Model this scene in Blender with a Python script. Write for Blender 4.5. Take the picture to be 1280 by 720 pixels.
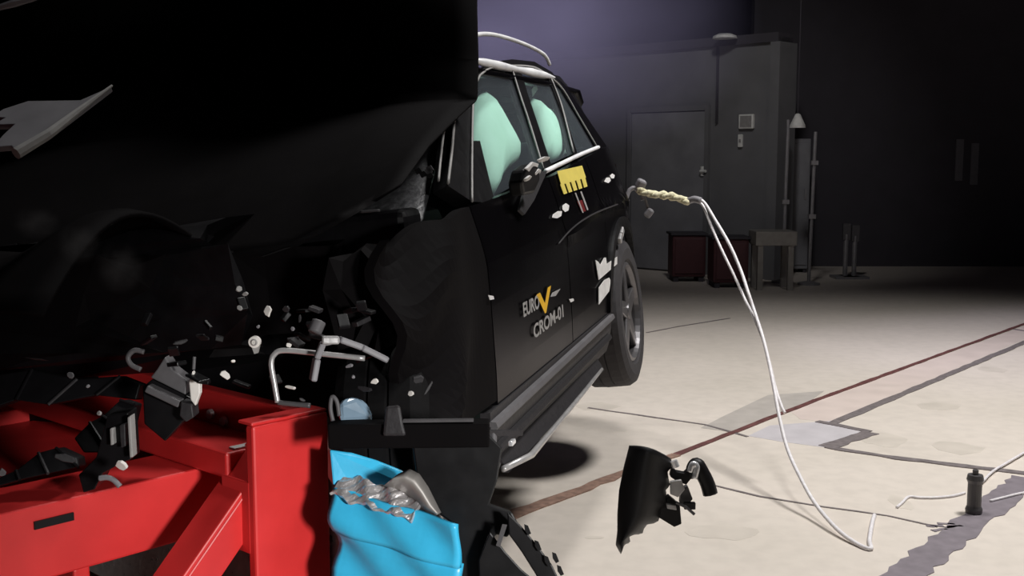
import bpy, bmesh, math, random
import numpy as np
from mathutils import Vector, Matrix, Euler
for o in list(bpy.data.objects): bpy.data.objects.remove(o)
S = bpy.context.scene; C = S.collection
R = math.radians

# ------------------------------------------------------------------ camera
F, CAM_H, PITCH = 1400.0, 1.45, 0.113792
cd = bpy.data.cameras.new('camera'); cam = bpy.data.objects.new('camera', cd); C.objects.link(cam)
cd.sensor_width = 36; cd.lens = 36*F/1280; cd.clip_start = .05; cd.clip_end = 200
cam.location = (0, 0, CAM_H); cam.rotation_euler = (math.pi/2-PITCH, 0, 0)
S.camera = cam
# ------------------------------------------------------------------ world, lights, exposure
w = bpy.data.worlds.new('hall_air'); S.world = w; w.use_nodes = True
w.node_tree.nodes['Background'].inputs[0].default_value = (.75, .72, .9, 1)
w.node_tree.nodes['Background'].inputs[1].default_value = .013
def spot(name, loc, aim, power, size, blend, col=(1, .985, .965), rad=.35):
    l = bpy.data.lights.new(name, 'SPOT'); l.energy = power; l.spot_size = R(size); l.spot_blend = blend
    l.color = col; l.shadow_soft_size = rad
    o = bpy.data.objects.new(name, l); C.objects.link(o); o.location = loc
    o.rotation_euler = (Vector(aim)-Vector(loc)).to_track_quat('-Z', 'Y').to_euler(); return o
spot('studio_spot', (3.5, 4.8, 6.3), (2.8, 5.4, 0), 1680, 97, .75, rad=.6)
spot('studio_spot', (0.6, 5.2, 7.2), (.7, 5.0, 0), 700, 82, .75, rad=.5)
spot('studio_spot', (2.3, -1.4, 1.5), (-.2, 2.35, .5), 930, 25, .8, rad=.3)  # added unseen low lamp behind the camera, brightens the trolley's side faces
spot('violet_haze_lamp', (-4.0, 8.4, 3.6), (.4, 8.4, 2.6), 2600, 40, 1, (.78, .73, 1), rad=.2)  # added unseen lamp, lights the haze violet
spot('wall_fill_lamp', (1.5, 8.0, 6.0), (2.6, 14.2, 1.9), 330, 44, 1, (1, .98, .98), rad=.3)  # added unseen lamp, brightens the back wall
S.view_settings.view_transform = 'Standard'; S.view_settings.look = 'None'
S.view_settings.exposure = 0; S.view_settings.gamma = 1; S.view_settings.use_curve_mapping = False

# ------------------------------------------------------------------ helpers
_c, _s = math.cos(PITCH), math.sin(PITCH)
def ray(px, py):
    return np.array([(px-640)/F, 0, 0]) + np.array([0, _c, -_s]) + np.array([0, _s, _c])*(360-py)/F
def at(px, py, d): return np.array([0, 0, CAM_H]) + ray(px, py)*d          # a place at a chosen distance
def gp(px, py, z=0.):                                                       # a place at a chosen height
    r = ray(px, py); return np.array([0, 0, CAM_H]) + r*((z-CAM_H)/r[2])
def lin(r, g, b):
    return tuple((x/255/12.92 if x/255 <= .04045 else ((x/255+.055)/1.055)**2.4) for x in (r, g, b)) + (1,)

MATS = {}
def mat(name, col, rough=.5, metal=0., var=.12, scale=14, bump=0., spec=.5, coat=0., rvar=.1):
    m = bpy.data.materials.new(name); m.use_nodes = True; nt = m.node_tree; b = nt.nodes['Principled BSDF']
    c = lin(*col)
    tc = nt.nodes.new('ShaderNodeTexCoord'); nz = nt.nodes.new('ShaderNodeTexNoise')
    nz.inputs['Scale'].default_value = scale; nz.inputs['Detail'].default_value = 5
    nt.links.new(tc.outputs['Object'], nz.inputs['Vector'])
    rp = nt.nodes.new('ShaderNodeValToRGB')
    rp.color_ramp.elements[0].position = .3; rp.color_ramp.elements[1].position = .7
    rp.color_ramp.elements[0].color = tuple(x*(1-var) for x in c[:3])+(1,)
    rp.color_ramp.elements[1].color = tuple(min(1, x*(1+var)) for x in c[:3])+(1,)
    nt.links.new(nz.outputs['Fac'], rp.inputs[0]); nt.links.new(rp.outputs[0], b.inputs['Base Color'])
    mr = nt.nodes.new('ShaderNodeMapRange'); mr.inputs[3].default_value = max(.03, rough-rvar); mr.inputs[4].default_value = min(1, rough+rvar)
    nt.links.new(nz.outputs['Fac'], mr.inputs[0]); nt.links.new(mr.outputs[0], b.inputs['Roughness'])
    b.inputs['Metallic'].default_value = metal; b.inputs['Specular IOR Level'].default_value = spec
    b.inputs['Coat Weight'].default_value = coat
    if bump:
        bp = nt.nodes.new('ShaderNodeBump'); bp.inputs['Strength'].default_value = bump; bp.inputs['Distance'].default_value = .02
        nt.links.new(nz.outputs['Fac'], bp.inputs['Height']); nt.links.new(bp.outputs[0], b.inputs['Normal'])
    MATS[name] = m; return m
mat('car_paint', (10, 9, 11), .22, spec=.06, scale=6, var=.1, rvar=.04)
mat('bonnet_black', (13, 11, 12), .75, spec=.05, scale=9, bump=.05)
mat('cladding', (44, 42, 44), .55, spec=.3, scale=60, bump=.1)
mat('rubber', (54, 52, 54), .75, spec=.3, scale=40, bump=.1)
mat('shaded_rubber', (13, 12, 13), .8, spec=.15, scale=40, bump=.1)  # darker copy of rubber, shade painted into the front-left tyre
mat('dark_plastic', (17, 16, 18), .45, spec=.25, scale=25, bump=.06)
mat('black_plastic', (12, 11, 13), .4, spec=.3, scale=20)
mat('grey_plastic', (92, 90, 92), .5, spec=.3, scale=30)
mat('charcoal_metal', (78, 76, 78), .45, .25, scale=20, bump=.05)
mat('steel', (176, 174, 174), .32, .4, scale=24, bump=.08)
mat('chrome', (232, 232, 234), .2, .5, scale=10, rvar=.03)
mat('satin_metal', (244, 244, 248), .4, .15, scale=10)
mat('rim_metal', (120, 118, 120), .38, .8, scale=12)
mat('white_plastic', (225, 220, 214), .45, scale=20)
mat('pale_panel', (128, 126, 130), .5, scale=12)
mat('white_vinyl', (214, 212, 210), .5, scale=30)
mat('grey_vinyl', (150, 148, 146), .55, scale=30)
mat('yellow_vinyl', (208, 190, 92), .5, scale=30, var=.06)
mat('yolk_vinyl', (226, 176, 30), .5, scale=30, var=.06)
mat('red_vinyl', (96, 18, 20), .5, scale=30)
mat('airbag', (246, 254, 251), .85, spec=.1, scale=8, var=.04)
mat('seat_fabric', (66, 68, 76), .8, scale=60)
mat('trolley_red', (212, 48, 48), .42, scale=7, var=.1, bump=.03)
mat('trolley_shadow_bolt', (120, 92, 90), .5, .5)
mat('blue_film', (62, 190, 236), .36, scale=11, var=.08, bump=.12)
mat('blue_film_dark', (30, 120, 176), .36, scale=11, var=.08, bump=.12)
mat('foil', (216, 212, 212), .3, .7, scale=30, bump=.3, rvar=.08)
mat('bent_sheet', (150, 146, 142), .5, .4, scale=16)
mat('cable_white', (226, 222, 224), .5, scale=60)
mat('rope_cream', (214, 208, 176), .8, scale=80, bump=.3)
mat('reservoir_plastic', (120, 142, 160), .2, scale=18, spec=.5)
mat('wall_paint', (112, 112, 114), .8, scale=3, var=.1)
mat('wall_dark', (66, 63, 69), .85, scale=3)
mat('door_paint', (136, 136, 140), .6, scale=4)
mat('notice_white', (226, 226, 222), .6)
mat('notice_faded', (110, 108, 112), .7)
mat('pole_metal', (150, 148, 150), .5, .3)
mat('bench_wood', (150, 146, 140), .7)
mat('red_cabinet', (84, 48, 52), .6)
mat('floor_joint', (112, 104, 104), .7, scale=30, var=.25)
mat('floor_rail', (100, 62, 60), .6, scale=25, var=.3)
mat('floor_rust', (140, 112, 98), .7, scale=30, var=.3)
mat('floor_tape', (122, 114, 120), .65, scale=18, var=.15)
mat('floor_patch_grey', (180, 173, 166), .5, scale=12, var=.08)
mat('floor_patch_blue', (194, 189, 192), .5, scale=10, var=.06)
mat('floor_patch_pink', (212, 197, 189), .5, scale=6, var=.05)
mat('floor_blotch', (202, 193, 182), .5, scale=8, var=.06)  # irregular patches slightly darker than the floor

def simple_glass(name, col, alpha, rough=.05, veil=.055):
    m = bpy.data.materials.new(name); m.use_nodes = True; nt = m.node_tree
    out = nt.nodes['Material Output']; nt.nodes.remove(nt.nodes['Principled BSDF'])
    t = nt.nodes.new('ShaderNodeBsdfTransparent'); t.inputs[0].default_value = col
    g = nt.nodes.new('ShaderNodeBsdfGlossy'); g.inputs['Roughness'].default_value = rough; g.inputs[0].default_value = (.8, .8, .8, 1)
    nz = nt.nodes.new('ShaderNodeTexNoise'); nz.inputs['Scale'].default_value = 6
    mr = nt.nodes.new('ShaderNodeMapRange'); mr.inputs[3].default_value = alpha*.7; mr.inputs[4].default_value = alpha*1.3
    nt.links.new(nz.outputs['Fac'], mr.inputs[0])
    mx = nt.nodes.new('ShaderNodeMixShader'); nt.links.new(mr.outputs[0], mx.inputs[0])
    nt.links.new(t.outputs[0], mx.inputs[1]); nt.links.new(g.outputs[0], mx.inputs[2])
    df = nt.nodes.new('ShaderNodeBsdfDiffuse'); df.inputs[0].default_value = (.42, .44, .52, 1)      # grey veil painting the panes' reflection
    m3 = nt.nodes.new('ShaderNodeMixShader'); m3.inputs[0].default_value = veil
    nt.links.new(mx.outputs[0], m3.inputs[1]); nt.links.new(df.outputs[0], m3.inputs[2]); nt.links.new(m3.outputs[0], out.inputs[0])
    MATS[name] = m
simple_glass('side_glass', (.88, 1, .95, 1), .08)
mat('cracked_glass', (92, 92, 94), .4, scale=40, var=.4, bump=.3)

class MB:
    def __init__(s): s.v = []; s.f = []
    def add(s, vs, fs):
        n = len(s.v); s.v += [tuple(float(c) for c in p) for p in vs]; s.f += [tuple(i+n for i in f) for f in fs]; return s
    def box(s, c, size, rot=None):
        M = Euler(rot).to_matrix() if rot else Matrix.Identity(3)
        vs = [Vector(c)+M@Vector((a*size[0]/2, b*size[1]/2, d*size[2]/2)) for a in (-1, 1) for b in (-1, 1) for d in (-1, 1)]
        return s.add(vs, [(0, 1, 3, 2), (4, 6, 7, 5), (0, 4, 5, 1), (2, 3, 7, 6), (0, 2, 6, 4), (1, 5, 7, 3)])
    def span(s, a, b):
        return s.box([(a[i]+b[i])/2 for i in range(3)], [abs(b[i]-a[i]) for i in range(3)])
    def prism(s, pts, vec):
        n = len(pts); vec = Vector(vec)
        vs = [Vector(p) for p in pts]+[Vector(p)+vec for p in pts]
        fs = [tuple(range(n))[::-1], tuple(range(n, 2*n))]+[(i, (i+1) % n, n+(i+1) % n, n+i) for i in range(n)]
        return s.add(vs, fs)
    def bar(s, a, b, wd, h, up=(0, 0, 1)):
        a, b = Vector(a), Vector(b); d = (b-a).normalized(); x = d.cross(Vector(up)).normalized(); y = x.cross(d)
        q = [a+x*i*wd/2+y*j*h/2 for i, j in ((-1, -1), (1, -1), (1, 1), (-1, 1))]
        return s.prism(q, b-a)
    def tube(s, path, r, n=8, cap=True):
        P = [Vector(p) for p in path]; rs = r if isinstance(r, (list, tuple)) else [r]*len(P); vs = []; fs = []
        d0 = (P[1]-P[0]).normalized(); nx = d0.orthogonal().normalized()
        for i, p in enumerate(P):
            d = ((P[min(i+1, len(P)-1)]-P[max(i-1, 0)])).normalized()
            nx = (nx-d*nx.dot(d)); nx = nx.normalized() if nx.length > 1e-6 else d.orthogonal().normalized()
            ny = d.cross(nx)
            vs += [p+(nx*math.cos(2*math.pi*k/n)+ny*math.sin(2*math.pi*k/n))*rs[i] for k in range(n)]
        for i in range(len(P)-1):
            fs += [(i*n+k, i*n+(k+1) % n, (i+1)*n+(k+1) % n, (i+1)*n+k) for k in range(n)]
        if cap: fs += [tuple(range(n))[::-1], tuple(range((len(P)-1)*n, len(P)*n))]
        return s.add(vs, fs)
    def lathe(s, prof, n=32, M=None, closed=False):      # prof: (radius, axial) around local Y
        M = M or Matrix.Identity(4); vs = []; m = len(prof); fs = []
        for k in range(n):
            a = 2*math.pi*k/n
            vs += [M@Vector((r*math.cos(a), y, r*math.sin(a))) for r, y in prof]
        for k in range(n):
            for j in range(m if closed else m-1):
                fs.append((k*m+j, k*m+(j+1) % m, ((k+1) % n)*m+(j+1) % m, ((k+1) % n)*m+j))
        return s.add(vs, fs)
    def sheet(s, fn, nu, nv, off):                       # a thick curved sheet; off: point -> inner point
        o = [Vector(fn(i/nu, j/nv)) for i in range(nu+1) for j in range(nv+1)]
        k = len(o); vs = o+[Vector(off(p)) for p in o]; fs = []; id = lambda i, j: i*(nv+1)+j
        for i in range(nu):
            for j in range(nv):
                q = (id(i, j), id(i+1, j), id(i+1, j+1), id(i, j+1)); fs += [q, tuple(x+k for x in q[::-1])]
        rim = [id(i, 0) for i in range(nu)]+[id(nu, j) for j in range(nv)]+[id(i, nv) for i in range(nu, 0, -1)]+[id(0, j) for j in range(nv, 0, -1)]
        for a in range(len(rim)):
            p, q = rim[a], rim[(a+1) % len(rim)]; fs.append((q, p, p+k, q+k))
        return s.add(vs, fs)
    def build(s, name, m, parent=None, smooth=False, bevel=0, recalc=True):
        me = bpy.data.meshes.new(name); me.from_pydata(s.v, [], s.f); me.update()
        if recalc:
            bm = bmesh.new(); bm.from_mesh(me); bmesh.ops.recalc_face_normals(bm, faces=bm.faces); bm.to_mesh(me); bm.free()
        me.materials.append(MATS[m] if isinstance(m, str) else m)
        o = bpy.data.objects.new(name, me); C.objects.link(o)
        if smooth: me.shade_smooth()
        if parent: o.parent = parent
        if bevel:
            b = o.modifiers.new('bevel', 'BEVEL'); b.width = bevel; b.segments = 2; b.limit_method = 'ANGLE'
        return o
def tag(o, label=None, cat=None, group=None, kind=None):
    for k, v in (('label', label), ('category', cat), ('group', group), ('kind', kind)):
        if v: o[k] = v
    return o
def empty(name, loc=(0, 0, 0), rot=(0, 0, 0)):
    o = bpy.data.objects.new(name, None); C.objects.link(o); o.location = loc; o.rotation_euler = rot; o.empty_display_size = .2; return o
def recenter(o):                                         # origin to the mesh's middle
    c = sum((v.co for v in o.data.vertices), Vector())/len(o.data.vertices)
    o.data.transform(Matrix.Translation(-c)); o.location = c; return o
def smooth_path(P, n=6):
    P = [Vector(p) for p in P]; out = []
    for i in range(len(P)-1):
        a, b, c, d = P[max(i-1, 0)], P[i], P[i+1], P[min(i+2, len(P)-1)]
        for k in range(n):
            t = k/n
            out.append(.5*((2*b)+(c-a)*t+(2*a-5*b+4*c-d)*t*t+(3*b-a-3*c+d)*t**3))
    return out+[P[-1]]
def interp(tab, x):
    return float(np.interp(x, [t[0] for t in tab], [t[1] for t in tab]))

# ================================================================== THE HALL
def floor_material():
    m = bpy.data.materials.new('floor_coating'); m.use_nodes = True; nt = m.node_tree; b = nt.nodes['Principled BSDF']
    tc = nt.nodes.new('ShaderNodeTexCoord')
    n1 = nt.nodes.new('ShaderNodeTexNoise'); n1.inputs['Scale'].default_value = .9; n1.inputs['Detail'].default_value = 6
    n2 = nt.nodes.new('ShaderNodeTexNoise'); n2.inputs['Scale'].default_value = 12; n2.inputs['Detail'].default_value = 8
    for n in (n1, n2): nt.links.new(tc.outputs['Object'], n.inputs['Vector'])
    r1 = nt.nodes.new('ShaderNodeValToRGB'); r1.color_ramp.elements[0].position = .3; r1.color_ramp.elements[1].position = .7
    r1.color_ramp.elements[0].color = lin(204, 195, 184); r1.color_ramp.elements[1].color = lin(216, 206, 196)
    r2 = nt.nodes.new('ShaderNodeValToRGB'); r2.color_ramp.elements[0].position = .35; r2.color_ramp.elements[1].position = .6
    r2.color_ramp.elements[0].color = (.93, .93, .93, 1); r2.color_ramp.elements[1].color = (1, 1, 1, 1)
    mx = nt.nodes.new('ShaderNodeMix'); mx.data_type = 'RGBA'; mx.blend_type = 'MULTIPLY'; mx.inputs[0].default_value = 1
    nt.links.new(n1.outputs['Fac'], r1.inputs[0]); nt.links.new(n2.outputs['Fac'], r2.inputs[0])
    nt.links.new(r1.outputs[0], mx.inputs[6]); nt.links.new(r2.outputs[0], mx.inputs[7]); nt.links.new(mx.outputs[2], b.inputs['Base Color'])
    b.inputs['Roughness'].default_value = .55; b.inputs['Specular IOR Level'].default_value = .25
    return m
def struct(mb, name, m): return tag(mb.build(name, m), kind='structure')
floor = struct(MB().span((-14, -4, -.2), (16, 24, 0)), 'floor', floor_material())
rng = random.Random(4)
def floor_strip(name, pts, width, m, h=.0025, rag=.0, step=.12):
    """a strip on the floor along floor points, its two edges ragged by `rag`"""
    P = [Vector((p[0], p[1], 0)) for p in pts]; L = []
    for a, b in zip(P, P[1:]):
        n = max(1, int((b-a).length/step)); L += [a.lerp(b, k/n) for k in range(n)]
    L.append(P[-1]); W = width if isinstance(width, (list, tuple)) else (width, width); mb = MB(); vs = []
    for i, p in enumerate(L):
        d = (L[min(i+1, len(L)-1)]-L[max(i-1, 0)]).normalized(); nrm = Vector((-d.y, d.x, 0)); ww = W[0]+(W[1]-W[0])*i/max(1, len(L)-1)
        a = p+nrm*(ww/2+rng.uniform(-rag, rag)); b = p-nrm*(ww/2+rng.uniform(-rag, rag))
        vs += [a, b, a+Vector((0, 0, h)), b+Vector((0, 0, h))]
    fs = [(0, 1, 3, 2), (len(vs)-4, len(vs)-2, len(vs)-1, len(vs)-3)]
    for i in range(len(L)-1):
        k = 4*i; fs += [(k, k+4, k+5, k+1), (k+2, k+3, k+7, k+6), (k, k+2, k+6, k+4), (k+1, k+5, k+7, k+3)]
    mb.add(vs, fs); return mb.build(name, m, floor)
def floor_poly(name, px, m, h=.0012, rag=0.):
    pts = [gp(x+rng.uniform(-rag, rag), y+rng.uniform(-rag, rag)*.5) for x, y in px]
    return MB().prism([(p[0], p[1], 0) for p in pts], (0, 0, h)).build(name, m, floor)
G = lambda *ps: [gp(x, y) for x, y in ps]
floor_poly('floor_patch', [(1010, 505), (1280, 408), (1280, 424), (1040, 528), (1000, 524), (985, 512)], 'floor_patch_pink', .0008)
floor_poly('floor_patch', [(876, 535), (905, 520), (960, 494), (1030, 489), (1012, 502), (958, 522), (922, 541)], 'floor_patch_grey', .0012)
floor_poly('floor_patch', [(962, 532), (1040, 526), (1086, 543), (1036, 560), (975, 552), (935, 545)], 'floor_patch_blue', .0010)
floor_strip('floor_rail', G((845, 569), (960, 524), (1030, 497), (1300, 398)), .035, 'floor_rail', .006, .004)
floor_strip('rusty_rail', G((600, 661), (650, 640), (700, 623), (775, 594), (845, 569)), (.075, .04), 'floor_rust', .006, .010, .08)
floor_strip('floor_joint', G((1038, 531), (1300, 420)), .055, 'floor_joint', .004, .006)
floor_strip('floor_joint', G((1022, 527), (1088, 540)), .045, 'floor_joint', .0045, .006, .05)
floor_strip('floor_joint', G((1088, 541), (1032, 559)), .09, 'floor_joint', .004, .012, .06)
floor_strip('floor_joint', G((1032, 559), (1120, 573), (1300, 594)), .05, 'floor_joint', .0045, .008, .06)
floor_strip('floor_joint', G((1268, 412), (1300, 417)), .03, 'floor_joint', .005, .004)
floor_strip('worn_tape', G((1100, 742), (1195, 668), (1285, 598)), .125, 'floor_tape', .003, .014, .05)
floor_strip('floor_crack', G((808, 416), (850, 408), (912, 398)), .02, 'floor_joint', .003, .003)
floor_strip('floor_crack', G((735, 510), (790, 518), (880, 531), (935, 546)), .018, 'floor_joint', .003, .005)
floor_strip('floor_crack', G((888, 606), (950, 621), (1030, 634), (1110, 645), (1172, 659)), .012, 'floor_joint', .003, .003)
for px in ((1158, 658), (1172, 655), (1166, 664), (1182, 660)):
    p = gp(*px); floor_strip('tape_scrap', [p, p+np.array([rng.uniform(.05, .08), rng.uniform(-.01, .03), 0])], .02, 'floor_tape', .003, .006, .02)
for px, a, b in (((1100, 549), .13, .16), ((1195, 560), .13, .13), ((1172, 508), .12, .12), ((1240, 462), .1, .12), ((1110, 492), .09, .1),
                 ((905, 665), .14, .1), ((748, 508), .12, .12), ((742, 672), .04, .02), ((774, 538), .04, .03), ((712, 574), .06, .03), ((1125, 628), .05, .1)):
    c = gp(*px)
    MB().prism([(c[0]+a*math.cos(t)*rng.uniform(.8, 1.15), c[1]+b*math.sin(t)*rng.uniform(.75, 1.1), 0) for t in [k*math.pi/7 for k in range(14)]], (0, 0, .0006)).build('floor_blotch', 'floor_blotch', floor)

# back wall: runs slightly nearer towards its right end
WA, WB = Vector((at(780, 340, 15.2)[0], at(780, 340, 15.2)[1], 0)), Vector((at(968, 340, 13.6)[0], at(968, 340, 13.6)[1], 0))
wd_ = (WB-WA).normalized(); wn = Vector((wd_.y, -wd_.x, 0))          # wn faces the camera
def wp(px, py, off=0.):                                              # a place on the wall, `off` in front of it
    r = Vector(ray(px, py)); o = Vector((0, 0, CAM_H)); t = ((WA+wn*off)-o).dot(wn)/r.dot(wn); return o+r*t
def wall_slab(a, b, z0, z1, th): return MB().prism([(a.x, a.y, z0), (b.x, b.y, z0), (b.x, b.y, z1), (a.x, a.y, z1)], -wn*th)
WT = wp(900, 52).z
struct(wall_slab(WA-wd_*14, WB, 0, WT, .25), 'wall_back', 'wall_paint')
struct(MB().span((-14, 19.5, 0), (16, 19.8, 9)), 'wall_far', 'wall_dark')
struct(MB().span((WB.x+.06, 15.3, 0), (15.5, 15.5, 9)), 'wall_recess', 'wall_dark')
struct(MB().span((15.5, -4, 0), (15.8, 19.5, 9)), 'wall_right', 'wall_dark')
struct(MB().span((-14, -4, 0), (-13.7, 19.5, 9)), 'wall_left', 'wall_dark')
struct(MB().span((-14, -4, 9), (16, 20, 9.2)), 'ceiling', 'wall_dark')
# raised rim along the wall's top and the corner post at its right end
struct(wall_slab(WA-wd_*14+wn*.05, WB+wn*.05, WT-.06, WT+.05, .35), 'trim_1', 'wall_dark')
struct(wall_slab(WB-wd_*.10+wn*.06, WB+wd_*.03+wn*.06, 0, WT-.06, .4), 'trim_2', 'wall_paint')
struct(wall_slab(wp(895, 100, .03), wp(897, 100, .03), 1.9, WT-.06, .03), 'trim_3', 'wall_dark')
# the door in it
d1 = tag(empty('door_1', wp(838, 330)), kind='structure')
def at_wall(mb, name, m, parent=None, bevel=0):
    o = mb.build(name, m, bevel=bevel)
    if parent:
        o.parent = parent; o.matrix_parent_inverse = Matrix.Translation(-Vector(parent.location))
    return o
dl, dr, dt = wp(792, 140), wp(884, 140), wp(840, 140).z
at_wall(wall_slab(dl+wn*.04, dr+wn*.04, .02, dt, .04), 'door_leaf', 'door_paint', d1, .01)
for a, b in ((dl-wd_*.06, dl-wd_*.004), (dr+wd_*.004, dr+wd_*.06)):
    at_wall(wall_slab(a+wn*.06, b+wn*.06, 0, dt+.07, .06), 'door_frame', 'wall_paint', d1)
at_wall(wall_slab(dl+wn*.06, dr+wn*.06, dt+.005, dt+.07, .06), 'door_frame', 'wall_paint', d1)
hd = wp(884, 214, .09); at_wall(MB().tube([hd-wd_*.1+wn*-.05, hd-wd_*.1, hd-wd_*.02], .018).tube([hd-wd_*.1-wn*.05+Vector((0, 0, -.06)), hd-wd_*.1-wn*.05+Vector((0, 0, .06))], .03), 'door_handle', 'notice_white', d1)

def wall_thing(name, label, cat, px): return tag(empty(name, wp(*px)), label, cat)
t = wall_thing('wall_notice', 'pale square notice box on the grey wall right of the door', 'notice', (932, 152))
at_wall(wall_slab(wp(923, 150, .05), wp(941, 150, .05), wp(932, 161).z, wp(932, 143).z, .05), 'box', 'notice_white', t, .01)
at_wall(wall_slab(wp(925, 150, .056), wp(939, 150, .056), wp(932, 159).z, wp(932, 145).z, .006), 'front_plate', 'grey_vinyl', t)
t = wall_thing('wall_switch', 'small upright pale switch below the notice box on the wall', 'switch', (924, 176))
at_wall(wall_slab(wp(922, 176, .04), wp(927, 176, .04), wp(924, 184).z, wp(924, 168).z, .04), 'plate', 'notice_white', t, .008)
at_wall(wall_slab(wp(923.5, 176, .05), wp(925.5, 176, .05), wp(924, 178).z, wp(924, 174).z, .01), 'rocker', 'grey_vinyl', t)
# lamp on the wall's rim
t = wall_thing('wall_lamp', 'small oval lamp glinting on the top edge of the wall', 'lamp', (906, 46))
p = wp(906, 46, .16)
at_wall(MB().lathe([(.001, .04), (.08, .035), (.14, .01), (.15, -.02), (.001, -.03)], 20, Matrix.Translation(p)@Matrix.Rotation(R(90), 4, 'X')), 'shade', 'notice_white', t)
at_wall(MB().tube([p+wn*-.16, p+wn*-.02], .025), 'arm', 'pole_metal', t)

q = at(994, 300, 14.6); o = tag(empty('locker', (q[0], q[1], 0)), 'tall narrow grey locker standing between the two poles in the dark', 'locker')
MB().span((-.13, -.15, .05), (.13, .15, 1.72)).build('body', 'door_paint', o, bevel=.01)
MB().span((-.11, -.165, .10), (.11, -.15, 1.66)).build('door', 'door_paint', o, bevel=.006)
MB().span((.06, -.18, .95), (.08, -.165, 1.08)).build('handle', 'pole_metal', o)
for i in (-1, 1): MB().span((i*.1-.02, -.13, 0), (i*.1+.02, .13, .05)).build('foot', 'wall_dark', o)
# things in the dark recess to the right of the wall
def pole(px, y0, y1, d, lab, hooks):
    a, b = at(px[0], y1, d), at(px[1], y0, d)
    a[1] = b[1] = (a[1]+b[1])/2; a[2] = max(a[2], 0)
    base = (a[0], a[1], 0); o = tag(empty('pole', base), lab, 'pole')
    A = Vector(a)-Vector(base); B = Vector(b)-Vector(base); A.z = 0
    MB().tube([A, B], .021).build('shaft', 'pole_metal', o)
    MB().lathe([(.001, .0), (.13, .0), (.13, .02), (.04, .04), (.001, .04)], 16, Matrix.Rotation(R(90), 4, 'X')).build('foot', 'pole_metal', o)
    for h in hooks:
        q = A.lerp(B, h); MB().box(q, (.08, .07, .05)).build('clamp', 'pole_metal', o)
    return o
pole((981, 983), 150, 330, 13.2, 'slim grey pole nearer the wall corner, under the hanging lamp', (.5,))
pole((1014, 1017), 165, 328, 13.0, 'slim grey pole to the right of the hanging lamp, with clamps', (.45, .8))
o = tag(empty('hanging_lamp', at(997, 153, 12.7)), 'small white conical hanging lamp in the dark recess', 'lamp')
MB().lathe([(.012, .10), (.03, .09), (.085, -.03), (.09, -.06), (.08, -.06), (.025, .06)], 20, Matrix.Rotation(R(90), 4, 'X')).build('lamp_shade', 'notice_white', o)
MB().tube([(0, 0, .1), (0, 0, 3.0)], .006).build('cord', 'wall_dark', o)
b0 = gp(964, 361); o = tag(empty('bench', (b0[0], b0[1], 0)), 'small grey work bench at the foot of the wall corner', 'bench')
hz = at(970, 297, b0[1])[2]
MB().box((0, 0, hz), (.46, .4, .16)).build('top', 'bench_wood', o, bevel=.01)
for i in (-1, 1):
    for j in (-1, 1): MB().span((i*.17-.03, j*.15-.03, 0), (i*.17+.03, j*.15+.03, hz-.08)).build('leg', 'bench_wood', o)
for px, lab in (((850, 345), 'dark red equipment cabinet by the door behind the cables'), ((899, 352), 'dark red equipment cabinet between cables and bench')):
    q = gp(*px); o = tag(empty('equipment_cabinet', (q[0], q[1]-.5, 0)), lab, 'cabinet')
    MB().span((-.2, -.2, .06), (.2, .2, .56)).build('body', 'red_cabinet', o, bevel=.02)
    MB().span((-.17, -.215, .1), (.17, -.2, .52)).build('door', 'red_cabinet', o, bevel=.01)
    MB().span((-.22, -.22, .56), (.22, .22, .585)).build('lid', 'wall_dark', o)
    for i in (-1, 1): MB().span((i*.15-.03, -.18, 0), (i*.15+.03, .18, .06)).build('foot', 'wall_dark', o)
for px, lab in (((1195, 200), 'faint narrow notice sheet, left of two on the dark far wall'), ((1214, 205), 'faint tall notice sheet, right of two on the dark far wall')):
    a = at(px[0], px[1], 15.3); a[1] = 15.298
    MBo = MB().span((a[0]-.05, a[1]-.02, a[2]-.28), (a[0]+.05, a[1], a[2]+.28)).build('notice_sheet', 'notice_faded'); recenter(MBo)
    tag(MBo, lab, 'notice', 'notice sheets on the far wall')
for px, lab in (((1057, 318), 'pale floor stand in the dark, left of the pair'), ((1068, 320), 'pale floor stand in the dark, right of the pair')):
    q = at(px[0], px[1], 13.8); o = tag(empty('floor_stand', (q[0], q[1], 0)), lab, 'stand', 'floor stands')
    MB().tube([(0, 0, .02), (0, 0, q[2]+.25)], .03).build('post', 'pole_metal', o)
    MB().box((0, 0, q[2]+.28), (.09, .05, .2)).build('head', 'grey_plastic', o)
    MB().box((0, 0, .015), (.3, .3, .03)).build('base', 'pole_metal', o)

# ================================================================== THE CAR
CE = (0.10837, 0.021909, -1.84012); CT = np.array([-0.649447, 4.18101, 0.265434])
CR = np.array(Euler(CE).to_matrix())
car = tag(empty('crashed_car', CT, CE), 'black SUV thrown up in a crash, nose crushed, airbags filling its side windows', 'car')
def loc(wpt): return CR.T@(np.asarray(wpt)-CT)                        # hall -> car coordinates
def cl(px, py, d): return loc(at(px, py, d))
_o = loc((0, 0, CAM_H))
def onplane(px, py, y0, z0=1., k=0.):
    d = CR.T@ray(px, py); n = np.array([0, 1, k]); return _o+d*((y0+k*z0-n@_o)/(n@d))
KW = .36
def win(px, py, off=0.): return onplane(px, py, .87+off, 1., KW)       # the leaning plane of the side windows
ZB = [(-2.2, 1.16), (-1.46, 1.135), (-.95, 1.095), (-.33, 1.045), (.6, 1.0), (1.0, .985), (1.6, .93)]
ZP = [(.18, .80), (.24, .875), (.34, .90), (.5, .912), (.7, .92), (.82, .922), (.88, .912), (1.0, .885), (1.14, .845), (1.25, .80)]
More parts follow.
